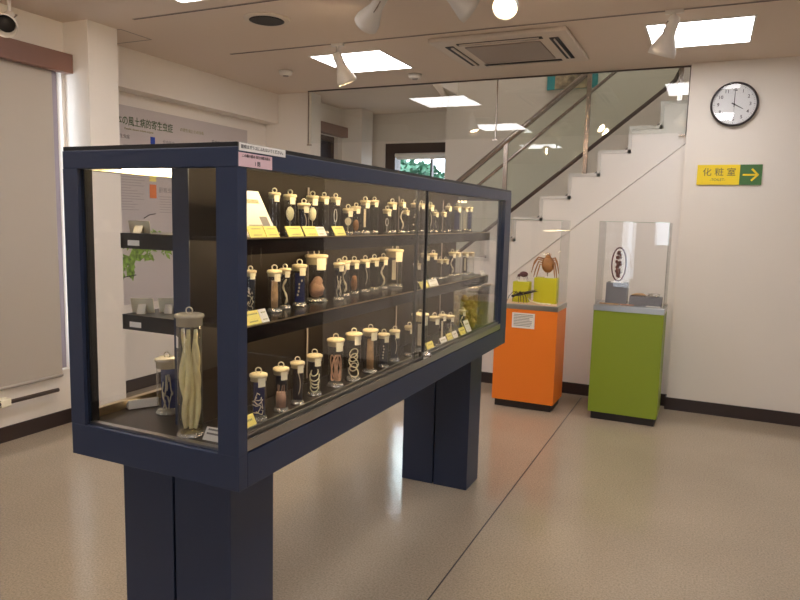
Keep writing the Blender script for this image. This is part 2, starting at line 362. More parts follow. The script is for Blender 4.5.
text('肝吸虫', .05, frameX(X, .45, 1.69), 'inkgrey', t, 'section_heading')
m = MB(); R = random.Random(5)
for (y0, y1, z0, z1) in ((-.3, .22, 1.5, 1.83), (.38, .9, 1.5, 1.64), (.0, .25, 1.93, 2.04), (.38, .9, 1.88, 2.04), (1.0, 1.5, 1.6, 2.1), (1.0, 1.5, .9, 1.4)):
    z = z1
    while z > z0: m.box(.012, .0128, y0, y0 + (y1 - y0) * (.7 + .3 * R.random()), z - .007, z); z -= .022
m.obj('body_text', mat('faint_ink', (.42, .38, .36), .8), t)
def leafprint(y, z, s, seed):
    m = MB(); R = random.Random(seed)
    for i in range(22):
        a = R.random() * PI * 2; L = s * (.35 + .5 * R.random()); yy = y + (R.random() - .5) * s; zz = z + (R.random() - .5) * s
        c, d = math.cos(a), math.sin(a)
        m.add([(.0132 + i * .0001, yy, zz), (.0132 + i * .0001, yy + c * L * .5 - d * L * .22, zz + d * L * .5 + c * L * .22), (.0132 + i * .0001, yy + c * L, zz + d * L), (.0132 + i * .0001, yy + c * L * .5 + d * L * .22, zz + d * L * .5 - c * L * .22)], [(0, 1, 2, 3)])
    m.obj('leaf_picture', 'leafprint', t)
leafprint(-.04, 1.14, .24, 1); leafprint(.24, 1.17, .11, 2); leafprint(.43, 1.18, .09, 3); leafprint(.30, 1.30, .10, 6); leafprint(-.05, 1.0, .1, 8)
MB().tube([(.014, -.08, .93), (.014, -.02, .97), (.014, .05, .975), (.014, .1, .98)], .004, 5).obj('drawn_worm', 'ink', t); MB().tube([(.014, .20, 1.45), (.014, .26, 1.48), (.014, .33, 1.49)], .004, 5).obj('drawn_worm', 'ink', t)

# ------------------------------------------------------------------ staircase
st = thing('staircase', (-3.2, 6.4, 0), 'white staircase rising to the right behind the glass screen', 'stairs')
ox, oy = -3.2, 6.4
def W(p): return [(a - ox, b) for a, b in p]
RX = [-1.61 + .235 * k for k in range(-7, 11)]
TZ = [1.352 + .19 * (k + 1) for k in range(-7, 11)]
for k in range(len(RX)):
    x1 = RX[k] + .235; z0 = max(0, TZ[k] - .36)
    m = MB().box(RX[k] - ox, x1 - ox, 5.945 - oy, 6.98 - oy, z0, TZ[k] - .012)
    m.obj('step', 'tread', st)
prof = []
for k in range(len(RX)):
    if RX[k] > xe - .02: break
    zprev = TZ[k - 1] if k else 0.0
    prof += [(RX[k], zprev), (RX[k], TZ[k])]
prof.append((xe, prof[-1][1]))
low = [(xe, seam(xe)), (-2.85, seam(-2.85)), (-2.85, 0)]
MB().prism(W(prof + low)[::-1], 'Y', 5.876 - oy, 5.944 - oy).obj('stringer', 'stairwhite', st)
m = MB(); wd = .028
for i in range(0, len(prof) - 2, 2):
    x, zb = prof[i]; zt = prof[i + 1][1]; xn = prof[i + 2][0]
    m.box(x - ox, x + wd - ox, 5.870 - oy, 5.876 - oy, zb - wd, zt); m.box(x + wd - ox, xn + (wd if xn < xe - .01 else 0) - ox, 5.870 - oy, 5.876 - oy, zt - wd, zt)
m.obj('stringer_edging', 'trimwhite', st)
m = MB()
for k in range(7, len(RX) - 8 + 0):
    pass
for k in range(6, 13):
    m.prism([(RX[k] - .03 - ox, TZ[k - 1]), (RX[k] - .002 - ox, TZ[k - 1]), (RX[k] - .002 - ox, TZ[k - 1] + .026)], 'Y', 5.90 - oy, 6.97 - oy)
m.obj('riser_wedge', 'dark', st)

rl = thing('stair_railing', (-3.2, 6.0, 0), 'brown metal stair railing with sloping handrails and posts', 'railing')
sl = .81
def rail(z, r, x0, x1, nm, mm, zz=0):
    m = MB().tube([(x0 - ox, 0, z + (x0 + 1.739) * sl), (x1 - ox, 0, z + (x1 + 1.739) * sl)], r, 12); return m.obj(nm, mm, rl)
rail(2.22, .026, -3.3, .5, 'handrail', 'steel'); rail(2.03, .014, -3.25, .4, 'middle_rail', 'steel')
x1 = -.40
MB().tube([(-3.25 - ox, 0, 1.54 + (-3.25 + 1.739) * sl), (x1 - ox, 0, 1.54 + (x1 + 1.739) * sl), (x1 + .05 - ox, 0, 1.54 + (x1 + .06 + 1.739) * sl), (x1 + .09 - ox, 0, 1.54 + (x1 + .17 + 1.739) * sl), (x1 + .095 - ox, 0, 1.54 + (x1 + .5 + 1.739) * sl)], .017, 12).obj('lower_rail', 'darkframe', rl)
for x in (-3.15, -2.45, -1.739, -1.03, -.306):
    k = max(i for i in range(len(RX)) if RX[i] <= x); zt = 2.22 + (x + 1.739) * sl
    box(x - .018 - ox, x + .018 - ox, -.018, .018, TZ[k] - .012, zt).obj('post', 'steel', rl)
xa, xb = -3.1, -.32
MB().prism([(xa - ox, 1.56 + (xa + 1.739) * sl), (xb - ox, 1.56 + (xb + 1.739) * sl), (xb - ox, 2.2 + (xb + 1.739) * sl), (xa - ox, 2.2 + (xa + 1.739) * sl)], 'Y', .026, .032).obj('glass_panel', 'railg', rl)
t = thing('picture', (-1.37, 6.99, 2.84), 'teal-edged brown picture high on the stairwell wall', 'picture')
box(-.25, .25, -.02, -.001, 0, .42).obj('frame', 'teal', t); box(-.17, .165, -.026, -.02, .0, .36).obj('image', 'art', t)

# ------------------------------------------------------------------ glass screen under the ceiling
t = thing('glass_screen', (-2, 5.853, 2.235), 'clear glass smoke screen hanging from the ceiling in front of the stairs', 'glass screen')
box(-1.765, .198, 0, .008, 0, .515).obj('pane', 'screen', t); box(.202, 1.772, 0, .008, 0, .515).obj('pane', 'screen', t)
box(.196, .204, -.003, .011, -.02, .515).obj('joint_strip', 'steel', t); box(-1.77, -1.762, -.003, .011, -.02, .515).obj('edge_strip', 'steel', t); box(1.763, 1.772, -.003, .011, -.02, .515).obj('edge_strip', 'darkframe', t)
box(-1.77, 1.772, -.006, .014, .505, .515).obj('top_channel', 'darkframe', t)
for x in (-1.75, .2, 1.74): box(x - .025, x + .02, -.008, .016, -.022, -.012).obj('clip', 'steel', t)

# ------------------------------------------------------------------ ceiling fittings
def clabel(i, j):
    return {(0, 2): 'square recessed ceiling light nearest the left end of the glass screen', (1, 2): 'square recessed ceiling light nearest the wall clock',
            (0, 1): 'square ceiling light cut by the top edge above the wall pillar'}.get((i, j), 'square recessed ceiling light in row %d of column %d out of view behind the viewer' % (j + 1, i + 1))
for i, x in enumerate((-2.65, -.158, 2.3)):
    for j, y in enumerate((-1.16, 2.905, 4.915)):
        if j == 0: y = .87
        if i == 2 and j == 2: continue
        t = thing('ceiling_light', (x, y, H), clabel(i, j), 'ceiling light', 'square ceiling lights')
        m = MB(); a, b = .302, .315
        m.box(-b, b, -b, -a, -.006, -.0005); m.box(-b, b, a, b, -.006, -.0005); m.box(-b, -a, -a, a, -.006, -.0005); m.box(a, b, -a, a, -.006, -.0005)
        m.obj('frame', 'lampw', t); box(-a, a, -a, a, -.004, -.0008).obj('diffuser', 'panel', t)
t = thing('ceiling_light', (-1.0, 6.45, 4.9), 'unseen square light panel added high in the shaft to brighten the stairwell', 'ceiling light', 'square ceiling lights')  # added emitter out of view, gives the stairwell its light
box(-.3, .3, -.3, .3, -.02, 0).obj('diffuser', 'panel', t)

# air conditioner cassette
t = thing('air_conditioner', (-1.408, 4.885, H), 'square ceiling air conditioner cassette with four dark slots', 'air conditioner')
box(-.48, .48, -.44, .44, -.03, -.0005).obj('cover', 'plast', t, bev=.01)
m = MB()
m.box(-.30, .30, -.35, -.30, -.034, -.0305); m.box(-.30, .30, .30, .35, -.034, -.0305); m.box(-.40, -.34, -.30, .30, -.034, -.0305); m.box(.34, .40, -.30, .30, -.034, -.0305)
m.obj('slot', 'dark', t)
for (a, b, c, d) in ((-.28, .28, -.346, -.336), (-.28, .28, .336, .346), (-.364, -.345, -.28, .28), (.366, .374, -.28, .28)): box(a, b, c, d, -.042, -.033).obj('louver', 'plast', t)
m = MB(); m.box(-.27, .27, -.25, .25, -.040, -.0305); m.obj('grille', 'slotgrey', t, bev=.006)
# round vent, detectors, hatch, tracks
t = thing('ceiling_vent', (-2.68, 3.67, H), 'round dark ceiling vent in front of the recessed track', 'vent')
MB().lathe([(.138, -.012), (.146, -.008), (.15, -.0005)], n=36).obj('rim', 'plast', t); MB().lathe([(.10, -.016), (.112, -.0125)], n=36).obj('grille', 'dark', t)
for x, y, lb in ((-3.45, 5.0, 'round white smoke detector on the ceiling near the left beam'), (-2.426, 5.462, 'round white smoke detector on the ceiling above the glass screen')):
    t = thing('smoke_detector', (x, y, H), lb, 'smoke detector', 'smoke detectors')
    MB().lathe([(.035, -.04), (.055, -.03), (.06, -.0005)], n=24).obj('body', 'lampw', t); MB().lathe([(.022, -.048), (.026, -.0405)], n=16).obj('sensor', 'slotgrey', t)
m = MB(); a0, a1, b0, b1 = -4.15, -3.79, 3.515, 3.80
m.box(a0, a1, b1 - .006, b1, H - .003, H - .0005); m.box(a1 - .006, a1, b0, b1 - .006, H - .003, H - .0005); m.box(a0, a1 - .006, b0, b0 + .006, H - .003, H - .0005)
tag(m.obj('access_hatch', 'slotgrey'), 'thin frame of a ceiling access hatch beside the left pillar', 'hatch')
for x0, x1, y, lb in ((-3.52, 1.8, 3.37, 'slim dark recessed lamp track in the ceiling nearer the viewer'), (-3.52, 1.8, 4.345, 'slim dark recessed lamp track in the ceiling nearer the glass screen')):
    t = thing('lamp_track', (0, y, H), lb, 'lamp track', 'lamp tracks')
    box(x0, x1, -.008, .008, -.004, -.0005).obj('channel', 'slotgrey', t); box(x0 + .01, x1, -.002, .002, -.0055, -.0041).obj('slot', 'dark', t)

def spot(x, y, aim, label, neck=.10, lit=True, L=.20, R=.062):
    t = thing('track_spotlight', (x, y, H), label, 'spotlight', 'track spotlights')
    box(-.05, .05, -.014, .014, -.022, -.001).obj('adapter', 'lampw', t, bev=.003)
    MB().tube([(0, 0, -.022), (0, 0, -neck)], .010, 10).obj('stem', 'lampw', t)
    a = Vector(aim).normalized(); o = Vector((0, 0, -neck))
    yk = a.orthogonal().normalized()
    MB().ball(tuple(o), .02).obj('pivot', 'steel', t)
    # bell shade, open at its wide end
    p = [(.012, -.03), (.030, -.022), (.034, .0), (.034, .05), (.038, .08), (R * .8, .13), (R, L - .03), (R * 1.02, L), (R * .96, L), (R * .93, L - .03), (R * .7, .13), (.03, .09), (.0, .085)]
    m = MB().lathe(p[:-1] + [(.001, .085)], tuple(o), tuple(a), 26, cap=False); m.obj('shade', 'lampw', t)
    MB().lathe([(.001, L - .075), (.03, L - .072), (R * .75, L - .05), (R * .75, L - .048), (.001, L - .048)], tuple(o), tuple(a), 20, cap=False).obj('bulb', 'spot' if lit else 'dark', t)
    m = MB().tube([o + yk * .036 + a * .01, o + yk * .05 + a * .04, o + yk * .036 + a * .09], .0035, 6); m.obj('bracket', 'steel', t)
    return t
spot(-2.55, 4.345, (.27, .30, -.90), 'white track spotlight hanging in front of the ceiling light above the case', .09, R=.072)
spot(-.285, 4.345, (-.30, .20, -.93), 'white track spotlight hanging in front of the ceiling light nearest the clock', .06, R=.078)
spot(-1.70, 3.37, (-.66, .38, -.50), 'leftmost white spotlight at the top edge, tilted down to the left', .06, R=.07)
spot(-1.36, 3.37, (.56, .48, -.45), 'middle white spotlight at the top edge, tilted down to the right', .05, R=.068)
spot(-.985, 3.37, (.05, -.68, -.73), 'lit spotlight at the top edge with its glowing face turned to the viewer', .09)
t = spot(-3.73, 2.66, (.62, -.60, -.45), 'spotlight at the upper left corner with dark open mouth above the valance', .16, False)
spot(-2.3, 1.30, (-.80, .62, -.10), 'unseen spotlight added behind the viewer to warm the poster wall', .12, R=.09)  # this and the next two lamps are added out of view for warm light
spot(-2.0, .40, (-.85, .45, -.10), 'unseen spotlight added behind the viewer to warm the roller shade', .12, R=.09)
spot(-1.2, .60, (-.45, .85, -.15), 'unseen spotlight added behind the viewer to throw light along the ceiling', .12, R=.09)

# ------------------------------------------------------------------ clock and sign
t = thing('wall_clock', (.092, DC, 2.425), 'round wall clock with dark rim and white face showing four o clock', 'clock')
def lY(prof, n=48): return MB().lathe([(r, h) for r, h in prof], (0, 0, 0), (0, -1, 0), n)
MB().lathe([(.150, .010), (.150, .036), (.156, .042), (.163, .036), (.166, .020), (.160, .0005)], (0, 0, 0), (0, -1, 0), 64, cap=False).obj('rim', 'clockr', t)
lY([(.151, .001), (.151, .014)]).obj('face', 'clockf', t)
for k in range(1, 13):
    a = 2 * PI * k / 12; text(str(k), .034, frameY(.110 * math.sin(a), -.0148, .110 * math.cos(a)), 'ink', t, 'numeral', bold=.0004)
m = MB()
for k in range(60):
    a = 2 * PI * k / 60; r0 = .136 if k % 5 else .132; c, s_ = math.cos(a), math.sin(a); wq = .0007 if k % 5 else .0015
    m.add([(r0 * s_ - wq * c, -.0148, r0 * c + wq * s_), (r0 * s_ + wq * c, -.0148, r0 * c - wq * s_), (.144 * s_ + wq * c, -.0148, .144 * c - wq * s_), (.144 * s_ - wq * c, -.0148, .144 * c + wq * s_)], [(0, 1, 2, 3)])
m.obj('minute_marks', 'ink', t)
def hand(a, L, wd, y, nm):
    c, s_ = math.cos(a), math.sin(a)
    p = [(-.02 * s_ - wd * c, -.02 * c + wd * s_), (-.02 * s_ + wd * c, -.02 * c - wd * s_), (L * s_ + wd * .5 * c, L * c - wd * .5 * s_), (L * s_ - wd * .5 * c, L * c + wd * .5 * s_)]
    MB().prism(p, 'Y', y, y - .0015).obj(nm, 'ink', t)
hand(2 * PI * 4 / 12, .072, .0042, -.018, 'hour_hand'); hand(0.01, .115, .003, -.021, 'minute_hand'); hand(PI * .99, .12, .0009, -.024, 'second_hand')
lY([(.006, .017), (.006, .027)], 16).obj('hub', 'ink', t)
lY([(.149, .036), (.149, .038)]).obj('cover_glass', 'pane', t)
t = thing('direction_sign', (.095, DC, 1.822), 'yellow and green restroom sign with an arrow pointing right', 'sign')
box(-.223, .075, -.012, -.0005, 0, .153).obj('yellow_panel', 'signy', t); box(.075, .226, -.012, -.0005, 0, .153).obj('green_panel', 'signg', t)
text('化 粧 室', .066, frameY(-.068, -.0132, .094), 'signt', t); text('-TOILET-', .028, frameY(-.075, -.0132, .038), 'signt', t, 'small_lettering')
m = MB(); zc = .076
m.box(.096, .200, -.0138, -.012, zc - .0065, zc + .0065)
for sg in (1, -1): m.prism([(.207, zc), (.195, zc - sg * .006), (.150, zc + sg * .040), (.161, zc + sg * .049)][::sg], 'Y', -.0142, -.012)
m.obj('arrow', 'signy', t)

# ------------------------------------------------------------------ pedestals with acrylic covers
def pedestal(name, x0, x1, y0, y1, zb, zt, m_, label, glab):
    cx, cy = (x0 + x1) / 2, (y0 + y1) / 2; a, b = (x1 - x0) / 2, (y1 - y0) / 2
    t = thing(name, (cx, cy, 0), label, 'pedestal', None)
    box(-a + .02, a - .02, -b + .025, b - .02, 0, .062).obj('kick_base', 'kick', t)
    box(-a, a, -b, b, .06, zb).obj('body', m_, t, bev=.002)
    box(-a - .003, a + .003, -b - .003, b + .003, zb, zt).obj('metal_band', 'alu', t, bev=.002)
    box(-a + .02, a - .02, -b + .02, b - .02, zt, zt + .004).obj('plinth_top', 'sand' if m_ == 'orange' else 'alu', t)
    c = thing('acrylic_cover', (cx, cy, zt), glab, 'display cover', 'clear acrylic covers on the pedestals')
    h = 1.52 - zt; w_ = .005; A, B = a - .006, b - .006; g = MB()
    g.box(-A, A, -B, -B + w_, .0045, h); g.box(-A, A, B - w_, B, .0045, h); g.box(-A, -A + w_, -B + w_, B - w_, .0045, h - w_); g.box(A - w_, A, -B + w_, B - w_, .0045, h - w_); g.box(-A, A, -B + w_, B - w_, h - w_, h)
    g.obj('box_walls', 'acryl', c)
    for sx in (-1, 1):
        for sy in (-1, 1): box(sx * A - .0015, sx * A + .0015, sy * B - .0015, sy * B + .0015, .0045, h).obj('polished_edge', 'railg', c)
    for sy in (-1, 1): box(-A, A, sy * B - .0015, sy * B + .0015, h - .003, h + .0005).obj('polished_edge', 'railg', c)
    return t
po = pedestal('display_pedestal', -1.53, -1.03, 5.17, 5.52, .81, .849, 'orange', 'bright orange display pedestal with a steel rim beside the end of the case', 'clear acrylic box on the orange pedestal')
pg = pedestal('display_pedestal', -.763, -.262, 5.186, 5.54, .848, .891, 'green', 'olive green display pedestal with a steel rim nearest the clock wall', 'clear acrylic box on the green pedestal')
t = thing('notice_card', (-1.30, 5.169, .66), 'small white notice card stuck on the front of the orange pedestal', 'notice')
box(-.088, .094, -.003, -.0003, 0, .122).obj('card', 'white', t)
m = MB(); R = random.Random(2)
for i in range(8): m.box(-.075, .05 + .03 * R.random(), -.0036, -.003, .105 - i * .0125, .1095 - i * .0125)
m.obj('printed_lines', 'inkgrey', t)

def legs(m, c, L, sgn_list, r=.004):
    for i, (dx, dy, dz) in enumerate(sgn_list):
        p0 = Vector(c); p1 = p0 + Vector((dx * .5, dy * .5, abs(dz) * .35 + .01)); p2 = p0 + Vector((dx, dy, dz))
        m.tube([p0, p1, (p1 + p2) / 2 + Vector((dx * .08, 0, .004)), p2], [r, r * .9, r * .75, r * .4], 6)
zt = .853
t = thing('display_block', (-1.36, 5.33, zt), 'smaller yellow-green block inside the cover on the orange pedestal', 'block', 'yellow-green blocks')
box(-.065, .065, -.05, .05, 0, .165).obj('block', 'ybox', t, bev=.002)
t = thing('display_block', (-1.165, 5.36, zt), 'larger yellow-green block under the big brown tick', 'block', 'yellow-green blocks')
box(-.093, .088, -.06, .06, 0, .205).obj('block', 'ybox', t, bev=.002)
# beetle-like model
t = thing('bug_model', (-1.36, 5.33, zt + .166), 'dark maroon flea model on the smaller yellow-green block', 'insect model')
box(-.03, .04, -.025, .025, 0, .012).obj('base_card', 'white', t)
MB().ball((.008, 0, .058), (.036, .018, .024), 16, 10).ball((-.03, 0, .047), (.014, .012, .013), 12, 8).obj('body', 'bug', t)
m = MB(); legs(m, (.0, -.008, .042), .03, [(-.045, -.008, -.022), (-.02, -.012, -.03), (.018, -.012, -.03), (.05, -.01, -.030), (-.035, .014, -.028), (.03, .014, -.03)], .0032); m.obj('legs', 'bug', t)
# tick model
t = thing('tick_model', (-1.165, 5.36, zt + .206), 'large brown tick model standing upright on the larger block', 'insect model')
box(-.015, .06, -.03, .03, 0, .010).obj('base_card', 'white', t); MB().tube([(.0, 0, .01), (.0, 0, .06)], .004, 8).obj('stand', 'steel', t)
MB().ball((0, 0, .105), (.052, .032, .066), 22, 14, jit=.02, seed=4).obj('abdomen', 'tickb', t)
MB().ball((0, -.008, .168), (.022, .016, .015), 14, 8).tube([(-.006, -.01, .178), (-.008, -.012, .20)], .004, 6).tube([(.006, -.01, .178), (.008, -.012, .20)], .004, 6).tube([(-.014, -.01, .172), (-.024, -.012, .192)], .003, 6).tube([(.014, -.01, .172), (.024, -.012, .192)], .003, 6).obj('head', 'tickb', t)
for sx in (-1, 1):
    for j, (dx, dz, z0) in enumerate(((.082, -.045, .150), (.095, -.10, .135), (.075, -.145, .115), (.052, -.14, .095))):
        if sx > 0: dx *= .68
        p = [(sx * .03, -.012, z0), (sx * (.03 + dx * .55), -.025, z0 + .012), (sx * (.03 + dx * .85), -.03, z0 + dz * .4), (sx * (.03 + dx), -.03, max(.003, z0 + dz))]
        MB().tube(p, [.007, .006, .005, .003], 7).obj('leg', 'tickb', t)
# wasp
t = thing('wasp_model', (-1.325, 5.235, zt), 'slender black wasp model in front of the yellow-green blocks', 'insect model')
MB().tube([(-.055, 0, .055), (-.03, 0, .066), (-.012, 0, .072), (.0, 0, .070), (.012, 0, .078), (.045, 0, .094), (.085, 0, .103)], [.006, .013, .012, .004, .008, .010, .002], 10).ball((-.06, 0, .052), (.012, .011, .011), 12, 8).obj('body', 'waspb', t)
for s_ in (-1, 1): MB().add([(-.02, s_ * .004, .078), (.03, s_ * .03, .10), (.075, s_ * .04, .112), (.07, s_ * .02, .106), (.02, s_ * .008, .086)], [(0, 1, 2, 3, 4)]).obj('wing', 'wing', t)
m = MB(); legs(m, (-.02, 0, .062), .05, [(-.075, -.01, -.058), (-.05, .02, -.058), (.0, -.03, -.058), (.0, .03, -.058), (.03, -.02, -.058), (.04, .02, -.058)], .0028); m.obj('legs', 'waspb', t)
t.scale = (1.35, 1.2, 1.0)
t = thing('worm_model', (-1.20, 5.25, zt), 'long pale curved worm lying in front of the larger block', 'worm model')
MB().tube([(-.09, .01, .04), (-.07, 0, .022), (-.03, -.01, .012), (.02, -.025, .008), (.07, -.03, .008), (.10, -.02, .008)], [.003, .005, .006, .006, .006, .004], 8).obj('body', 'ivory', t)

zt = .896
t = thing('display_block', (-.622, 5.37, zt), 'grey block under the oval specimen on the green pedestal', 'block')
box(-.077, .077, -.06, .06, 0, .158).obj('block', 'gblock', t, bev=.002); box(-.045, .045, -.045, .01, .1585, .164).obj('white_card', 'white', t)
t = thing('oval_specimen', (-.622, 5.37, zt + .165), 'upright oval frame holding a dark brown specimen on the grey block', 'specimen')
def oval(a, b, z, n=40): return [(a * math.cos(2 * PI * k / n), 0, z + b * math.sin(2 * PI * k / n)) for k in range(n)]
MB().tube(oval(.052, .128, .132), .006, 8, True).obj('outer_ring', 'bug', t); MB().tube(oval(.043, .118, .132), .005, 8, True).obj('inner_ring', 'white', t)
m = MB(); R = random.Random(9)
for i in range(34):
    q = R.random() * 2 - 1; rr = .024 * math.sqrt(max(.05, 1 - q * q)); m.ball(((R.random() - .5) * 1.6 * rr, (R.random() - .5) * .02, .132 + q * .095), (.006 + .008 * R.random(), .007, .008 + .01 * R.random()), 8, 6)
m.obj('specimen', mat('dark_specimen', (.14, .05, .035), .4, var=.8, vscale=60), t)
t = thing('display_slab', (-.405, 5.33, zt), 'low dark grey slab at the right on the green pedestal', 'block')
box(-.115, .115, -.05, .06, 0, .066).obj('slab', 'gblock', t, bev=.002)
t = thing('specimen_strip', (-.455, 5.33, zt + .067), 'small orange-brown specimen lying on the dark slab', 'specimen')
MB().tube([(-.055, 0, .006), (-.02, .004, .012), (.02, -.004, .014), (.05, 0, .008)], [.004, .009, .009, .003], 8).obj('body', 'tan', t); MB().tube([(-.06, -.02, .003), (.05, -.02, .003)], .0028, 6).obj('pin', 'waspb', t)
t = thing('specimen_dish', (-.35, 5.33, zt + .067), 'small clear dish lying on the right of the dark slab', 'dish')
MB().lathe([(.038, 0), (.042, .004), (.044, .022), (.041, .022), (.039, .006), (.001, .005)], n=24, cap=False).obj('dish', 'foot', t)
for x, y, w_, mm, lb in ((-.66, 5.235, .07, 'tan', 'thin tan strip lying in front of the grey block'), (-.53, 5.24, .05, 'pinkish', 'thin reddish strip lying between block and slab'), (-.345, 5.24, .05, 'white', 'small white caption lying in front of the dark slab')):
    tag(MB().box(-w_, w_, -.012, .012, 0, .007).obj('caption_strip', mm, None, (x, y, zt), bev=.002), lb, 'caption strip', 'strips on the green pedestal')

# ------------------------------------------------------------------ the display case
CX0, CX1, CY0, CY1, CZ0, CZ1 = -1.626, -1.03, 1.295, 3.702, .804, 1.668
ca = thing('display_case', (-1.33, 2.5, 0), 'long navy blue glass display case on four blocky legs', 'display case')
KX, KY = -1.33, 2.5
def cb(name, m, *b, bev=0, par=None):
    x0, x1, y0, y1, z0, z1 = b
    return box(x0 - KX, x1 - KX, y0 - KY, y1 - KY, z0, z1).obj(name, m, par or ca, bev=bev)
for (y0, y1) in ((1.387, 1.587), (3.4075, 3.607)):
    for (x0, x1) in ((-1.529, -1.339), (-1.331, -1.133)): cb('leg', 'navy', x0, x1, y0, y1, 0, CZ0, bev=.003)
    cb('leg_joint', 'black', -1.3392, -1.3308, y0 + .02, y1 - .02, .002, CZ0)
m = MB()
def bx(*b): m.box(b[0] - KX, b[1] - KX, b[2] - KY, b[3] - KY, b[4], b[5])
bx(CX0, CX1, CY0, CY0 + .035, CZ0, .895); bx(CX0, CX1, CY1 - .035, CY1, CZ0, .895); bx(CX0, CX0 + .035, CY0 + .035, CY1 - .035, CZ0, .895); bx(CX1 - .035, CX1, CY0 + .035, CY1 - .035, CZ0, .895)
bx(CX0 + .035, CX1 - .035, CY0 + .035, CY1 - .035, CZ0, .885)
m.obj('base_frame', 'navy', ca, bev=.002)
cb('case_bed', 'floorin', CX0 + .035, CX1 - .035, CY0 + .035, CY1 - .035, .8855, .90)
m = MB(); zt0 = 1.613
bx(CX0, CX1, CY0, CY0 + .035, zt0, 1.661); bx(CX0, CX1, CY1 - .035, CY1, zt0, 1.661); bx(CX0, CX0 + .035, CY0 + .035, CY1 - .035, zt0, 1.661); bx(CX1 - .035, CX1, CY0 + .035, CY1 - .035, zt0, 1.661)
bx(CX0 + .035, CX1 - .035, CY0 + .035, CY1 - .035, 1.64, 1.661)
m.obj('top_frame', 'navy', ca, bev=.002)
cb('top_board', 'black', CX0 + .002, CX1 - .002, CY0 + .002, CY1 - .002, 1.6615, 1.672)
for (x0, x1) in ((CX0, CX0 + .055), (CX1 - .065, CX1)):
    for (y0, y1) in ((CY0, CY0 + .035), (CY1 - .035, CY1)):
        cb('corner_post', 'navy', x0, x1, y0, y1, .895, zt0)
for (x0, x1) in ((CX0, CX0 + .035), (CX1 - .035, CX1)): cb('corner_post', 'navy', x0, x1, CY1 - .11, CY1 - .035, .895, zt0)
cb('gasket', 'black', CX0 + .035, CX0 + .06, CY0 + .02, CY0 + .045, .9, zt0)
cb('glass_end', 'pane', CX0 + .055, CX1 - .065, CY0 + .012, CY0 + .016, .895, zt0)
cb('glass_end', 'pane', CX0 + .055, CX1 - .065, CY1 - .016, CY1 - .012, .895, zt0)
cb('glass_side', 'pane', CX0 + .010, CX0 + .014, CY0 + .035, CY1 - .11, .895, zt0)
cb('sliding_glass', 'pane', CX1 - .010, CX1 - .006, CY0 + .035, 2.49, .935, zt0)
cb('sliding_glass', 'pane', CX1 - .022, CX1 - .018, 2.42, CY1 - .11, .935, zt0)
for x, y in ((CX1 - .011, 2.49), (CX1 - .023, 2.42)): cb('glass_edge_strip', 'black', x - .002, x + .008, y - .006, y + .006, .935, zt0)
cb('glass_edge_strip', 'railg', CX1 - .011, CX1 - .004, 2.52, 2.524, .935, zt0)
cb('track_bed', 'black', CX1 - .027, CX1 - .0055, CY0 + .035, CY1 - .11, .9002, .9205)
m = MB(); bx(CX1 - .034, CX1 - .0275, CY0 + .035, CY1 - .11, .9002, .945); bx(CX1 - .017, CX1 - .013, CY0 + .035, CY1 - .11, .921, .94); bx(CX1 - .005, CX1 - .001, CY0 + .035, CY1 - .11, .9002, .930)
m.obj('sliding_track', 'alu', ca)
m = MB(); bx(CX0 + .015, CX0 + .034, CY0 + .035, CY1 - .11, .895, .925); m.obj('side_track', mat('brass_track', (.70, .55, .34), .35, metal=1), ca)
cb('end_sill', 'alu', CX0 + .055, CX1 - .065, CY0 + .017, CY0 + .034, .895, .902)
lk = MB().tube([(CX1 - KX, 2.47 - KY, .952), (CX1 + .035 - KX, 2.47 - KY, .952)], .008, 12).box(CX1 - .01 - KX, CX1 + .012 - KX, 2.455 - KY, 2.50 - KY, .935, .965); lk.obj('lock', 'chrome', ca)
PX0, PX1, PY0, PY1 = -1.345, -1.287, 1.41, 3.53
cb('partition', 'part', PX0, PX1, PY0 + .003, PY1, .90, 1.64)
cb('partition_edge', 'navy', PX0, PX1, PY0, PY0 + .003, .90, 1.64)
cb('lining', 'paper', CX0 + .0355, CX0 + .038, CY0 + .036, CY1 - .036, 1.613, 1.6365); cb('lining', 'paper', CX0 + .0355, PX0 - .002, CY0 + .036, CY1 - .036, 1.637, 1.6395)
SH = dict(tr=(1.44, -1.10), mr=(1.205, -1.10), tl=(1.438, -1.585), ml=(1.195, -1.585))
for k, (z, xe_) in SH.items():
    x0, x1 = (PX1, xe_) if 'r' in k else (xe_, PX0)
    m = MB(); bx(x0, x1, PY0 + .04 if 'l' in k else PY0 + .005, 3.55, z - .012, z)
    if 'r' in k: bx(x1 - .012, x1, PY0 + .005, 3.55, z - .045, z - .012)
    else: bx(x0, x0 + .012, PY0 + .04, 3.55, z - .045, z - .012); bx(x0, x1, PY0 + .04, PY0 + .052, z - .045, z - .012)
    s_ = m.obj('shelf', 'shelfm' if 'r' in k else 'black', ca)
    if 'r' in k: box(x1 - KX, x1 + .0015 - KX, PY0 + .005 - KY, 3.55 - KY, z - .004, z).obj('edge_highlight', 'hilite', s_)  # metallic strip standing in for the highlight on the shelf's front edge
    if 'l' in k: cb('shelf_label', 'white', x0 + .03, x0 + .075, PY0 + .0385, PY0 + .0399, z - .036, z - .020, par=None)
    xt = x1 - .026 if 'r' in k else x0 + .028
    MB().tube([(xt - KX, 1.47 - KY, z - .024), (xt - KX, 3.45 - KY, z - .024)], .007, 8).obj('light_tube', 'tube', s_)
for x in (CX0 + .09, CX1 - .055):
    MB().tube([(x - KX, 1.42 - KY, 1.626), (x - KX, 3.5 - KY, 1.626)], .009, 8).obj('light_tube', 'tube', ca)
for y in (2.0, 2.75, 3.3): 
    for x in (PX1 + .002,): cb('shelf_bracket', 'slotgrey', x, x + .004, y - .003, y + .003, .92, 1.60)
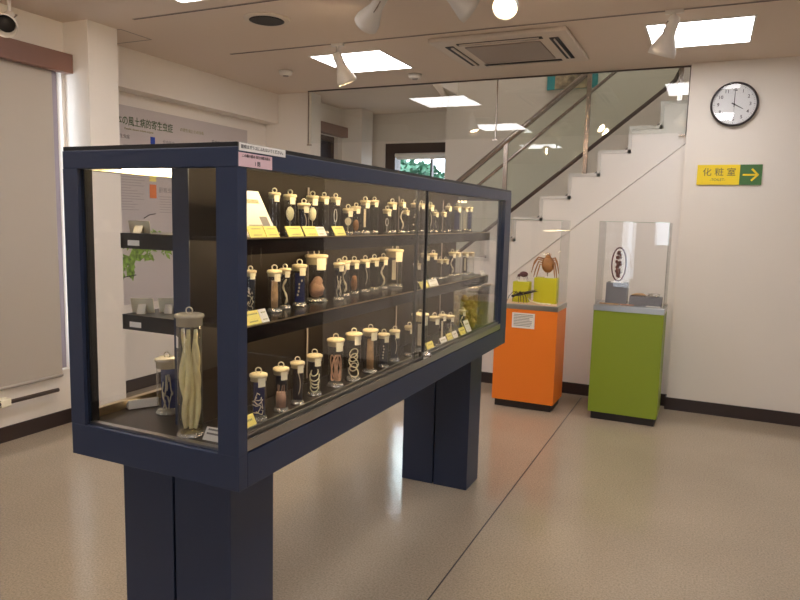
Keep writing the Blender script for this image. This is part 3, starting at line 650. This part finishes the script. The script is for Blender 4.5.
# signs on the case corner
t = thing('sticker', (CX1, 1.298, 1.615), 'pink floor label on the near top corner of the case', 'label sticker')
box(.0003, .002, 0, .133, 0, .033).obj('paper', 'pink', t)
text('1 階', .0135, frameX(.0024, .072, .009), 'ink', t, ext=.0002); text('この棚の標本 寄生虫標本展示', .0085, frameX(.0024, .068, .0255), 'ink', t, 'small_lettering', ext=.0002)
t = thing('sticker', (CX1, 1.30, 1.652), 'white printed strip along the top near edge of the case', 'label sticker')
box(.0003, .002, 0, .19, 0, .019).obj('paper', 'white', t)
text('観察はガラスにふれないでください。', .0105, frameX(.0024, .095, .0095), 'ink', t, ext=.0002)

# ------------------------------------------------------------------ specimen jars
def specimen(kind, r, z0, z1, R):
    """returns (mesh, material) for what floats inside a jar of inner radius r between z0 and z1"""
    m = MB(); hh = z1 - z0; r = r * .9; zc = (z0 + z1) / 2
    if kind == 'coil':
        p = []; a = R.random() * 6
        for i in range(40):
            q = i / 39; a += .55 + .5 * R.random(); rr = r * (.35 + .45 * R.random())
            p.append((rr * math.cos(a), rr * math.sin(a), z0 + hh * (.08 + .55 * q) + R.uniform(-.01, .01)))
        m.tube(p, r * .08, 6); return m, 'pale'
    if kind == 'coiltan':
        for j in range(5):
            c = z0 + hh * (.15 + .13 * j); t_ = R.uniform(-.5, .5); rr = r * (.55 + .25 * R.random())
            m.tube([(rr * math.cos(a) , rr * math.sin(a), c + rr * .9 * math.sin(a + t_) ) for a in [2 * PI * k / 18 for k in range(18)]], r * .10, 6, True)
        return m, 'ivory'
    if kind == 'loops':
        for j in range(6):
            x = R.uniform(-.45, .45) * r; zz = z0 + hh * .42; t_ = R.uniform(-.4, .4)
            m.tube([(x + r * .35 * math.cos(a) + t_ * r * math.sin(a), R.uniform(-.1, .1) * r + r * .3 * math.cos(a), zz + hh * .36 * math.sin(a)) for a in [2 * PI * k / 18 for k in range(18)]], r * .11, 6, True)
        return m, 'pinkish'
    if kind == 'ribbon':
        m.tube([(r * .4 * math.sin(i * .5), r * .2 * math.cos(i * .8), z0 + hh * (.05 + .85 * i / 14)) for i in range(15)], [r * (.16 + .12 * math.sin(i * .9) ** 2) for i in range(15)], 8); return m, 'pale'
    if kind == 'strands':
        for j in range(7):
            a = R.random() * 6; x, y = r * .45 * math.cos(a), r * .45 * math.sin(a)
            m.tube([(x + r * .2 * math.sin(i + j), y + r * .2 * math.cos(i * 1.3 + j), z0 + hh * (.04 + (.5 + .4 * R.random()) * i / 7)) for i in range(8)], r * .07, 6)
        return m, 'pale'
    if kind == 'column':
        m.lathe([(r * .55, z0 + .002), (r * .6, z0 + hh * .4), (r * .5, z0 + hh * .93)], n=14); return m, 'tan'
    if kind == 'half':
        m.lathe([(r * .75, z0 + .001), (r * .8, z0 + hh * .3), (r * .7, z0 + hh * .5)], n=16)
        for j in range(6): m.tube([(r * .5 * math.cos(j), r * .5 * math.sin(j), z0 + hh * .45), (r * .5 * math.cos(j + .3), r * .4 * math.sin(j), z0 + hh * .72)], r * .07, 5)
        return m, 'pinkish'
    if kind == 'lump':
        m.ball((0, 0, z0 + hh * .3), (r * .85, r * .8, hh * .28), 16, 10, .14, R.randrange(99)); m.ball((r * .2, -r * .2, z0 + hh * .52), (r * .5, r * .5, hh * .15), 12, 8, .15, 3); return m, 'pinkish'
    if kind == 'brownlump':
        m.ball((0, 0, z0 + hh * .33), (r * .75, r * .7, hh * .30), 14, 10, .15, R.randrange(99)); return m, 'brown'
    if kind == 'disc':
        m.tube([(0, 0, z0), (0, 0, z0 + hh * .45)], r * .06, 6); m.ball((0, 0, z0 + hh * .62), (r * .75, r * .35, hh * .24), 16, 10, .05); return m, 'ivory'
    if kind == 'oval':
        m.tube([(0, 0, z0), (0, 0, z0 + hh * .35)], r * .05, 6)
        m.tube([(r * .34 * math.cos(a), 0, z0 + hh * .58 + hh * .24 * math.sin(a)) for a in [2 * PI * k / 20 for k in range(20)]], r * .09, 6, True); m.ball((0, 0, z0 + hh * .36), r * .14, 8, 6); return m, 'white'
    if kind == 'worm':
        m.tube([(r * .5 * math.sin(i * .28 + .4), 0, z0 + hh * (.2 + .7 * i / 9)) for i in range(10)], r * .08, 6); return m, 'pale'
    if kind == 'strip':
        m.box(-r * .30, r * .25, -.0015, .0015, z0 + hh * .15, z0 + hh * .92); return m, 'pale'
    if kind == 'fleck':
        for j in range(5): m.ball((R.uniform(-.4, .4) * r, 0, z0 + hh * (.25 + .12 * j)), (r * .16, r * .12, r * .22), 8, 6)
        return m, 'pale'
    return None, None
ang0 = math.radians(-27)
PH = {'coil': 'a tangled pale worm', 'coiltan': 'pale looped coils', 'loops': 'pinkish loops', 'ribbon': 'a knotted pale ribbon', 'strands': 'loose pale strands', 'column': 'a tan column',
      'half': 'a pinkish lower filling', 'lump': 'a pinkish brown lump', 'brownlump': 'a brown lump', 'disc': 'a rounded ivory piece on a stem', 'oval': 'a white oval ring on a stem',
      'worm': 'one thin curved worm', 'strip': 'a flat pale strip', 'fleck': 'pale flecks', None: 'nothing distinct inside'}
def jar(x, y, z, h, r, kind, label, group, plate=None, seed=0, lidm='cream', tagon=True, bodyr=.91):
    R = random.Random(seed * 13 + 5)
    t = thing('specimen_jar', (x, y, z), label, 'specimen jar', group, 0)
    rb = r * bodyr; ft = min(.012, h * .09); zl = h - max(.016, r * .75)
    MB().lathe([(r * .98, 0), (r * 1.02, ft * .35), (r * .92, ft * .8), (rb * .95, ft)], n=20).obj('foot', 'foot', t)
    MB().lathe([(rb, ft), (rb, zl)], n=24, cap=False).obj('glass_body', 'jar', t)
    fl = h - min(.011, r * .48)
    MB().lathe([(rb * 1.02, zl - r * .15), (rb * 1.03, fl - .0005), (r * 1.03, fl), (r * 1.06, fl + (h - fl) * .3), (r * 1.03, fl + (h - fl) * .75), (r * .85, h - .0005), (r * .3, h)], n=24).obj('lid', lidm, t)
    rr = min(.009, r * .36)
    MB().tube([(rr * math.cos(a) * .94, rr * math.cos(a) * .33, h + rr * .8 + rr * math.sin(a)) for a in [2 * PI * k / 14 for k in range(14)]], .0019, 6, True).obj('ring', 'ringm', t)
    if tagon:
        m = MB(); lr = rb * 1.05; a0, a1 = ang0 - .50, ang0 + .50; z0, z1 = fl - r * 1.08, fl - .0008
        P = [(lr * math.cos(a0 + (a1 - a0) * i / 6), lr * math.sin(a0 + (a1 - a0) * i / 6)) for i in range(7)]
        Q = [(p[0] * .96, p[1] * .96) for p in P][::-1]
        m.prism(P + Q, 'Z', z0, z1); m.obj('paper_label', 'paper', t)
    if kind:
        m, mm = specimen(kind, rb, ft, zl - .01, R)
        o = m.obj('specimen', mm, t); o.rotation_euler = (0, 0, math.radians(25))
    if plate:
        o = box(-rb * .72, rb * .72, rb * .25, rb * .25 + .0015, ft + .001, zl - .012).obj('backing_plate', plate, t); o.rotation_euler = (0, 0, math.radians(25))
    return t
ORD = ['nearest', 'second', 'third', 'fourth', 'fifth', 'sixth', 'seventh', 'eighth', 'ninth', 'tenth', 'eleventh', 'twelfth', 'thirteenth', 'fourteenth', 'fifteenth', 'sixteenth', 'seventeenth',
       'eighteenth', 'nineteenth', 'twentieth', 'twenty-first', 'twenty-second', 'twenty-third']
TOP = [(-1.2, 1.683, 0.13, 0.0182, None), (-1.2, 1.765, 0.128, 0.0205, 'disc'), (-1.142, 1.755, 0.101, 0.0195, 'worm'), (-1.2, 1.896, 0.129, 0.0208, 'disc'), (-1.2, 1.969, 0.13, 0.018, None), (-1.2, 2.046, 0.13, 0.0185, 'oval'),
       (-1.21, 2.154, 0.094, 0.0202, 'disc'), (-1.21, 2.215, 0.103, 0.0179, 'brownlump'), (-1.2, 2.268, 0.127, 0.0195, 'strip'), (-1.2, 2.344, 0.13, 0.0177, None), (-1.2, 2.46, 0.098, 0.0184, 'oval'), (-1.2, 2.507, 0.128, 0.02, None),
       (-1.2, 2.606, 0.131, 0.016, 'ribbon'), (-1.2, 2.648, 0.098, 0.0145, None), (-1.2, 2.745, 0.131, 0.0215, 'fleck'), (-1.2, 2.813, 0.133, 0.017, None), (-1.2, 2.921, 0.128, 0.0189, 'worm'), (-1.2, 2.991, 0.096, 0.0155, 'fleck'),
       (-1.2, 3.097, 0.098, 0.0155, None), (-1.2, 3.159, 0.129, 0.0176, None), (-1.2, 3.291, 0.133, 0.0209, None), (-1.2, 3.416, 0.131, 0.0165, 'strands'), (-1.2, 3.49, 0.133, 0.0165, None)]
MID = [(-1.24, 1.618, 0.132, 0.0175, 'coil'), (-1.2, 1.684, 0.131, 0.0223, 'column'), (-1.213, 1.759, 0.131, 0.0185, 'ribbon'), (-1.216, 1.846, 0.139, 0.024, 'fleck'), (-1.238, 1.985, 0.165, 0.0389, 'lump'), (-1.185, 2.05, 0.136, 0.0197, 'strands'),
       (-1.230, 2.17, 0.136, 0.0217, 'ribbon'), (-1.24, 2.262, 0.132, 0.0214, 'brownlump'), (-1.238, 2.349, 0.132, 0.021, 'worm'), (-1.24, 2.432, 0.133, 0.0216, None), (-1.231, 2.497, 0.135, 0.021, 'ribbon'), (-1.24, 2.624, 0.164, 0.0394, 'strip'),
       (-1.222, 2.835, 0.093, 0.0186, None), (-1.231, 2.952, 0.135, 0.0229, 'fleck'), (-1.22, 3.027, 0.133, 0.0209, None), (-1.213, 3.103, 0.101, 0.016, None), (-1.212, 3.177, 0.097, 0.0166, None), (-1.228, 3.315, 0.128, 0.0199, 'ribbon'),
       (-1.216, 3.367, 0.126, 0.0165, None), (-1.194, 3.425, 0.125, 0.019, 'strip'), (-1.19, 3.513, 0.122, 0.018, None)]
BOT = [(-1.169, 1.562, 0.142, 0.0251, 'coil'), (-1.165, 1.67, 0.139, 0.024, 'half'), (-1.164, 1.759, 0.141, 0.0225, 'worm'), (-1.176, 1.88, 0.142, 0.0254, 'coiltan'), (-1.177, 2.021, 0.174, 0.0304, 'loops'), (-1.164, 2.131, 0.18, 0.0298, 'coiltan'),
       (-1.171, 2.277, 0.173, 0.0294, 'column'), (-1.165, 2.384, 0.141, 0.0234, 'fleck'), (-1.176, 2.511, 0.136, 0.0223, 'worm'), (-1.166, 2.639, 0.137, 0.022, None), (-1.161, 2.744, 0.18, 0.0387, 'strip'), (-1.149, 2.89, 0.149, 0.0249, None),
       (-1.155, 3.01, 0.144, 0.0205, 'strip'), (-1.17, 3.16, 0.12, 0.0217, 'strands'), (-1.17, 3.34, 0.127, 0.0204, 'ribbon')]
PL = {('lower', 0): 'plate', ('lower', 1): 'plateb', ('lower', 14): 'plate', ('middle', 0): 'plateb', ('middle', 3): 'plate', ('middle', 5): 'plateb', ('lower', 2): 'plateb', ('lower', 3): 'plateb', ('lower', 7): 'plateb', ('lower', 8): 'plateb', ('top', 2): 'plateb', ('top', 19): 'plateb', ('top', 20): 'plate', ('top', 22): 'plate', ('middle', 17): 'plateb', ('middle', 19): 'plateb'}
for rowname, rows, z in (('top', TOP, 1.44), ('middle', MID, 1.205), ('lower', BOT, .90)):
    for i, (x, y, h, r, kd) in enumerate(rows):
        size = 'wide' if r > .03 else 'short' if h < .11 else 'slim'
        where = {'top': 'top shelf', 'middle': 'middle shelf', 'lower': 'case bottom'}[rowname]
        jar(x, y, z, h, r, kd, '%s jar with %s, %s from near end, %s' % (size, PH[kd], ORD[i], where), 'specimen jars on the ' + where, PL.get((rowname, i)), i + len(rowname) * 31)

# large jar at the near end: long tapeworm ribbons
t = jar(-1.245, 1.362, .90, .336, .037, None, 'tall large jar of long ivory worms at the near end of the case', 'large specimen jar', tagon=False, bodyr=.90, lidm='clearlid')
R = random.Random(3)
for j in range(9):
    a = j * .7; r0 = .021 if j < 7 else .008; p = []; rd = []
    for i in range(22):
        q = i / 21; tw = a + .9 * math.sin(q * 3 + j) ; rr = r0 * (.75 + .25 * math.sin(q * 7 + j * 2)); p.append((rr * math.cos(tw), rr * math.sin(tw), .022 + q * (.27 - .025 * (j % 4)))); rd.append(.0085 * (.5 + .5 * math.sin(PI * (q * .9 + .06))))
    MB().tube(p, rd, 8).obj('worm', 'ivory', t)
MB().lathe([(.031, .014), (.031, .285)], n=24).obj('fluid', 'fluid', t)
m = MB(); lr = .0345; P = [(lr * math.cos(a), lr * math.sin(a)) for a in [math.radians(-142 + 7 * i) for i in range(6)]]; m.prism(P + [(p[0] * .97, p[1] * .97) for p in P][::-1], 'Z', .245, .275); m.obj('paper_label', 'white', t)
# jar in the left compartment
t = jar(-1.445, 1.485, .90, .172, .0345, 'strands', 'jar with a blue backing plate behind the partition, left side of the case', 'jar on the left side', 'plate', 77, tagon=False, lidm='clearlid')

# square tank at the far end
t = thing('specimen_tank', (-1.185, 3.53, .90), 'square glass tank holding a golden mass at the far end of the case', 'specimen tank')
g = MB(); a, b, h = .072, .10, .235
g.box(-a, a, -b, -b + .004, 0, h); g.box(-a, a, b - .004, b, 0, h); g.box(-a, -a + .004, -b + .004, b - .004, 0, h); g.box(a - .004, a, -b + .004, b - .004, 0, h); g.obj('tank_walls', 'jar', t)
box(-a - .004, a + .004, -b - .004, b + .004, h, h + .008).obj('tank_lid', 'foot', t)
MB().lathe([(.008, 0), (.01, .008), (.006, .012)], (0, 0, h + .008), n=12).obj('lid_knob', 'foot', t)
m = MB(); R = random.Random(21)
for i in range(60):
    q = R.random(); m.ball((R.uniform(-.7, .7) * a * (1 - .3 * q), R.uniform(-.8, .8) * b * (1 - .3 * q), .02 + q * .17), (.008 + .014 * R.random(),) * 3, 8, 6, .2, i)
m.obj('specimen', 'gold', t)
box(-a + .006, a - .006, -b + .006, b - .006, .002, .20).obj('fluid', 'fluidg', t)

# ------------------------------------------------------------------ caption cards in the case
def card(y0, y1, x, z, hh, m_, label, lean=.5, group='caption cards in the case', name='caption_card', lines=2):
    t = thing(name, (x, (y0 + y1) / 2, z), label, 'caption card', group); w_ = (y1 - y0) / 2
    d = hh * lean
    MB().prism([(0, 0), (-.003, 0), (-.003 - d, hh), (-d, hh)], 'Y', -w_, w_).obj('card', m_, t)
    mm = MB(); R = random.Random(int(y0 * 1000))
    for i in range(lines):
        q = .72 - i * (.55 / max(1, lines - 1)) if lines > 1 else .5; th = .09 if lines < 4 else .02; L = w_ * (.5 + .3 * R.random())
        k = 10; y = -L
        while y < L:
            s_ = .0025 + .003 * R.random(); zz = hh * q
            mm.add([(-d * q + .0006, y, zz), (-d * q + .0006, y + s_, zz), (-d * (q + th) + .0006, y + s_, zz + hh * th), (-d * (q + th) + .0006, y, zz + hh * th)], [(0, 1, 2, 3)]); y += s_ + .0015
    mm.obj('print', 'olive', t)
    return t
zt = 1.4402
card(1.445, 1.515, -1.106, zt, .030, 'yellow', 'yellow caption card nearest the near post on the top shelf')
card(1.518, 1.578, -1.106, zt, .030, 'yellow', 'yellow caption card second from the near post on the top shelf')
card(1.625, 1.703, -1.106, zt, .030, 'yellow', 'yellow caption card beside the tall white sheet on the top shelf')
card(1.714, 1.785, -1.106, zt, .030, 'yellow', 'yellow caption card under the short third jar on the top shelf')
card(1.788, 1.845, -1.112, zt, .028, 'white', 'white caption card just right of the fourth yellow card on the top shelf')
card(1.89, 1.96, -1.106, zt, .030, 'yellow', 'yellow caption card farthest along the top shelf')
t = card(1.46, 1.60, -1.128, zt, .128, 'white', 'tall leaning white information sheet at the near end of the top shelf', .55, 'tall white sheet', 'information_sheet', 2)
MB().add([(-.0125, .02, .024), (-.0125, .055, .024), (-.0300, .055, .056), (-.0300, .02, .056)], [(0, 1, 2, 3)]).obj('printed_picture', 'inkgrey', t)
card(1.43, 1.495, -1.106, 1.2052, .034, 'yellow', 'yellow caption card at the near end of the middle shelf')
card(1.497, 1.53, -1.106, 1.2052, .034, 'white', 'white card touching the yellow one at the near end of the middle shelf')
card(2.62, 2.71, -1.106, 1.2052, .026, 'yellow', 'yellow caption card half way along the middle shelf by the glass joint')
card(2.72, 2.82, -1.106, 1.2052, .028, 'white', 'white caption card half way along the middle shelf')
card(3.45, 3.53, -1.106, 1.2052, .024, 'white', 'small white card at the far end of the middle shelf')
card(1.40, 1.468, -1.092, .9002, .052, 'yellow', 'yellow caption card at the near end of the case bottom')
for i, (a, b, hh, mm, lb) in enumerate(((2.73, 2.81, .040, 'yellow', 'yellow caption card beside the wide jar at the case bottom'), (2.90, 2.975, .036, 'white', 'white caption card before the thirteenth jar at the case bottom'), (2.99, 3.06, .042, 'yellow', 'middle yellow caption card in the far group at the case bottom'),
        (3.07, 3.13, .042, 'white', 'white caption card between two yellow ones at the case bottom'), (3.17, 3.25, .045, 'yellow', 'farthest yellow caption card at the case bottom'), (3.27, 3.34, .070, 'white', 'tall narrow white card in front of the square tank'))):
    card(a, b, -1.105, .9002, hh + .006, mm, lb, .45)
# small white card beside the large jar
t = thing('caption_card', (-1.165, 1.348, .9005), 'small white caption card beside the large worm jar', 'caption card', 'caption cards in the case')
o = MB().prism([(0, 0), (.003, 0), (.022, .030), (.019, .030)], 'X', -.028, .028).obj('card', 'white', t)
m = MB()
for i in range(2): m.prism([(.0085 + i * .007 - .001, .0145 + i * .009), (.0090 + i * .007 - .001, .0145 + i * .009), (.0115 + i * .007 - .001, .0185 + i * .009), (.011 + i * .007 - .001, .0185 + i * .009)], 'X', -.02, .018)
m.obj('print', 'inkgrey', t)
# backs of cards and stands on the left side
def lcard(x, y, z, L, hh, rz, label, mm='white', lean=.35):
    t = thing('caption_card', (x, y, z), label, 'caption card', 'cards on the left side of the case', rz)
    MB().prism([(0, 0), (-.003, 0), (-.003 - hh * lean, hh), (-hh * lean, hh)], 'Y', -L / 2, L / 2).obj('card', 'paper', t)
    MB().prism([(-.004, 0), (-.030, 0), (-.029, .003), (-hh * lean * .7 - .004, hh * .62)][::-1], 'Y', -.012, .012).obj('prop', 'lampw', t)
    return t
lcard(-1.550, 1.495, 1.4382, .062, .036, math.radians(115), 'white-edged card seen from behind on the upper left shelf')
lcard(-1.555, 1.505, 1.1952, .066, .046, math.radians(118), 'nearer white card seen from behind on the lower left shelf')
lcard(-1.495, 1.555, 1.1952, .066, .046, math.radians(118), 'farther white card seen from behind on the lower left shelf')
lcard(-1.395, 1.53, 1.1952, .05, .035, math.radians(118), 'small white card beside the partition on the lower left shelf')
t = thing('caption_card', (-1.565, 1.50, .9004), 'tilted pale card on the floor of the left side of the case', 'caption card', 'cards on the left side of the case', math.radians(-30))
MB().prism([(-.022, 0), (.018, .028), (.020, .028), (.024, .002)], 'Y', -.045, .045).obj('card', 'white', t)
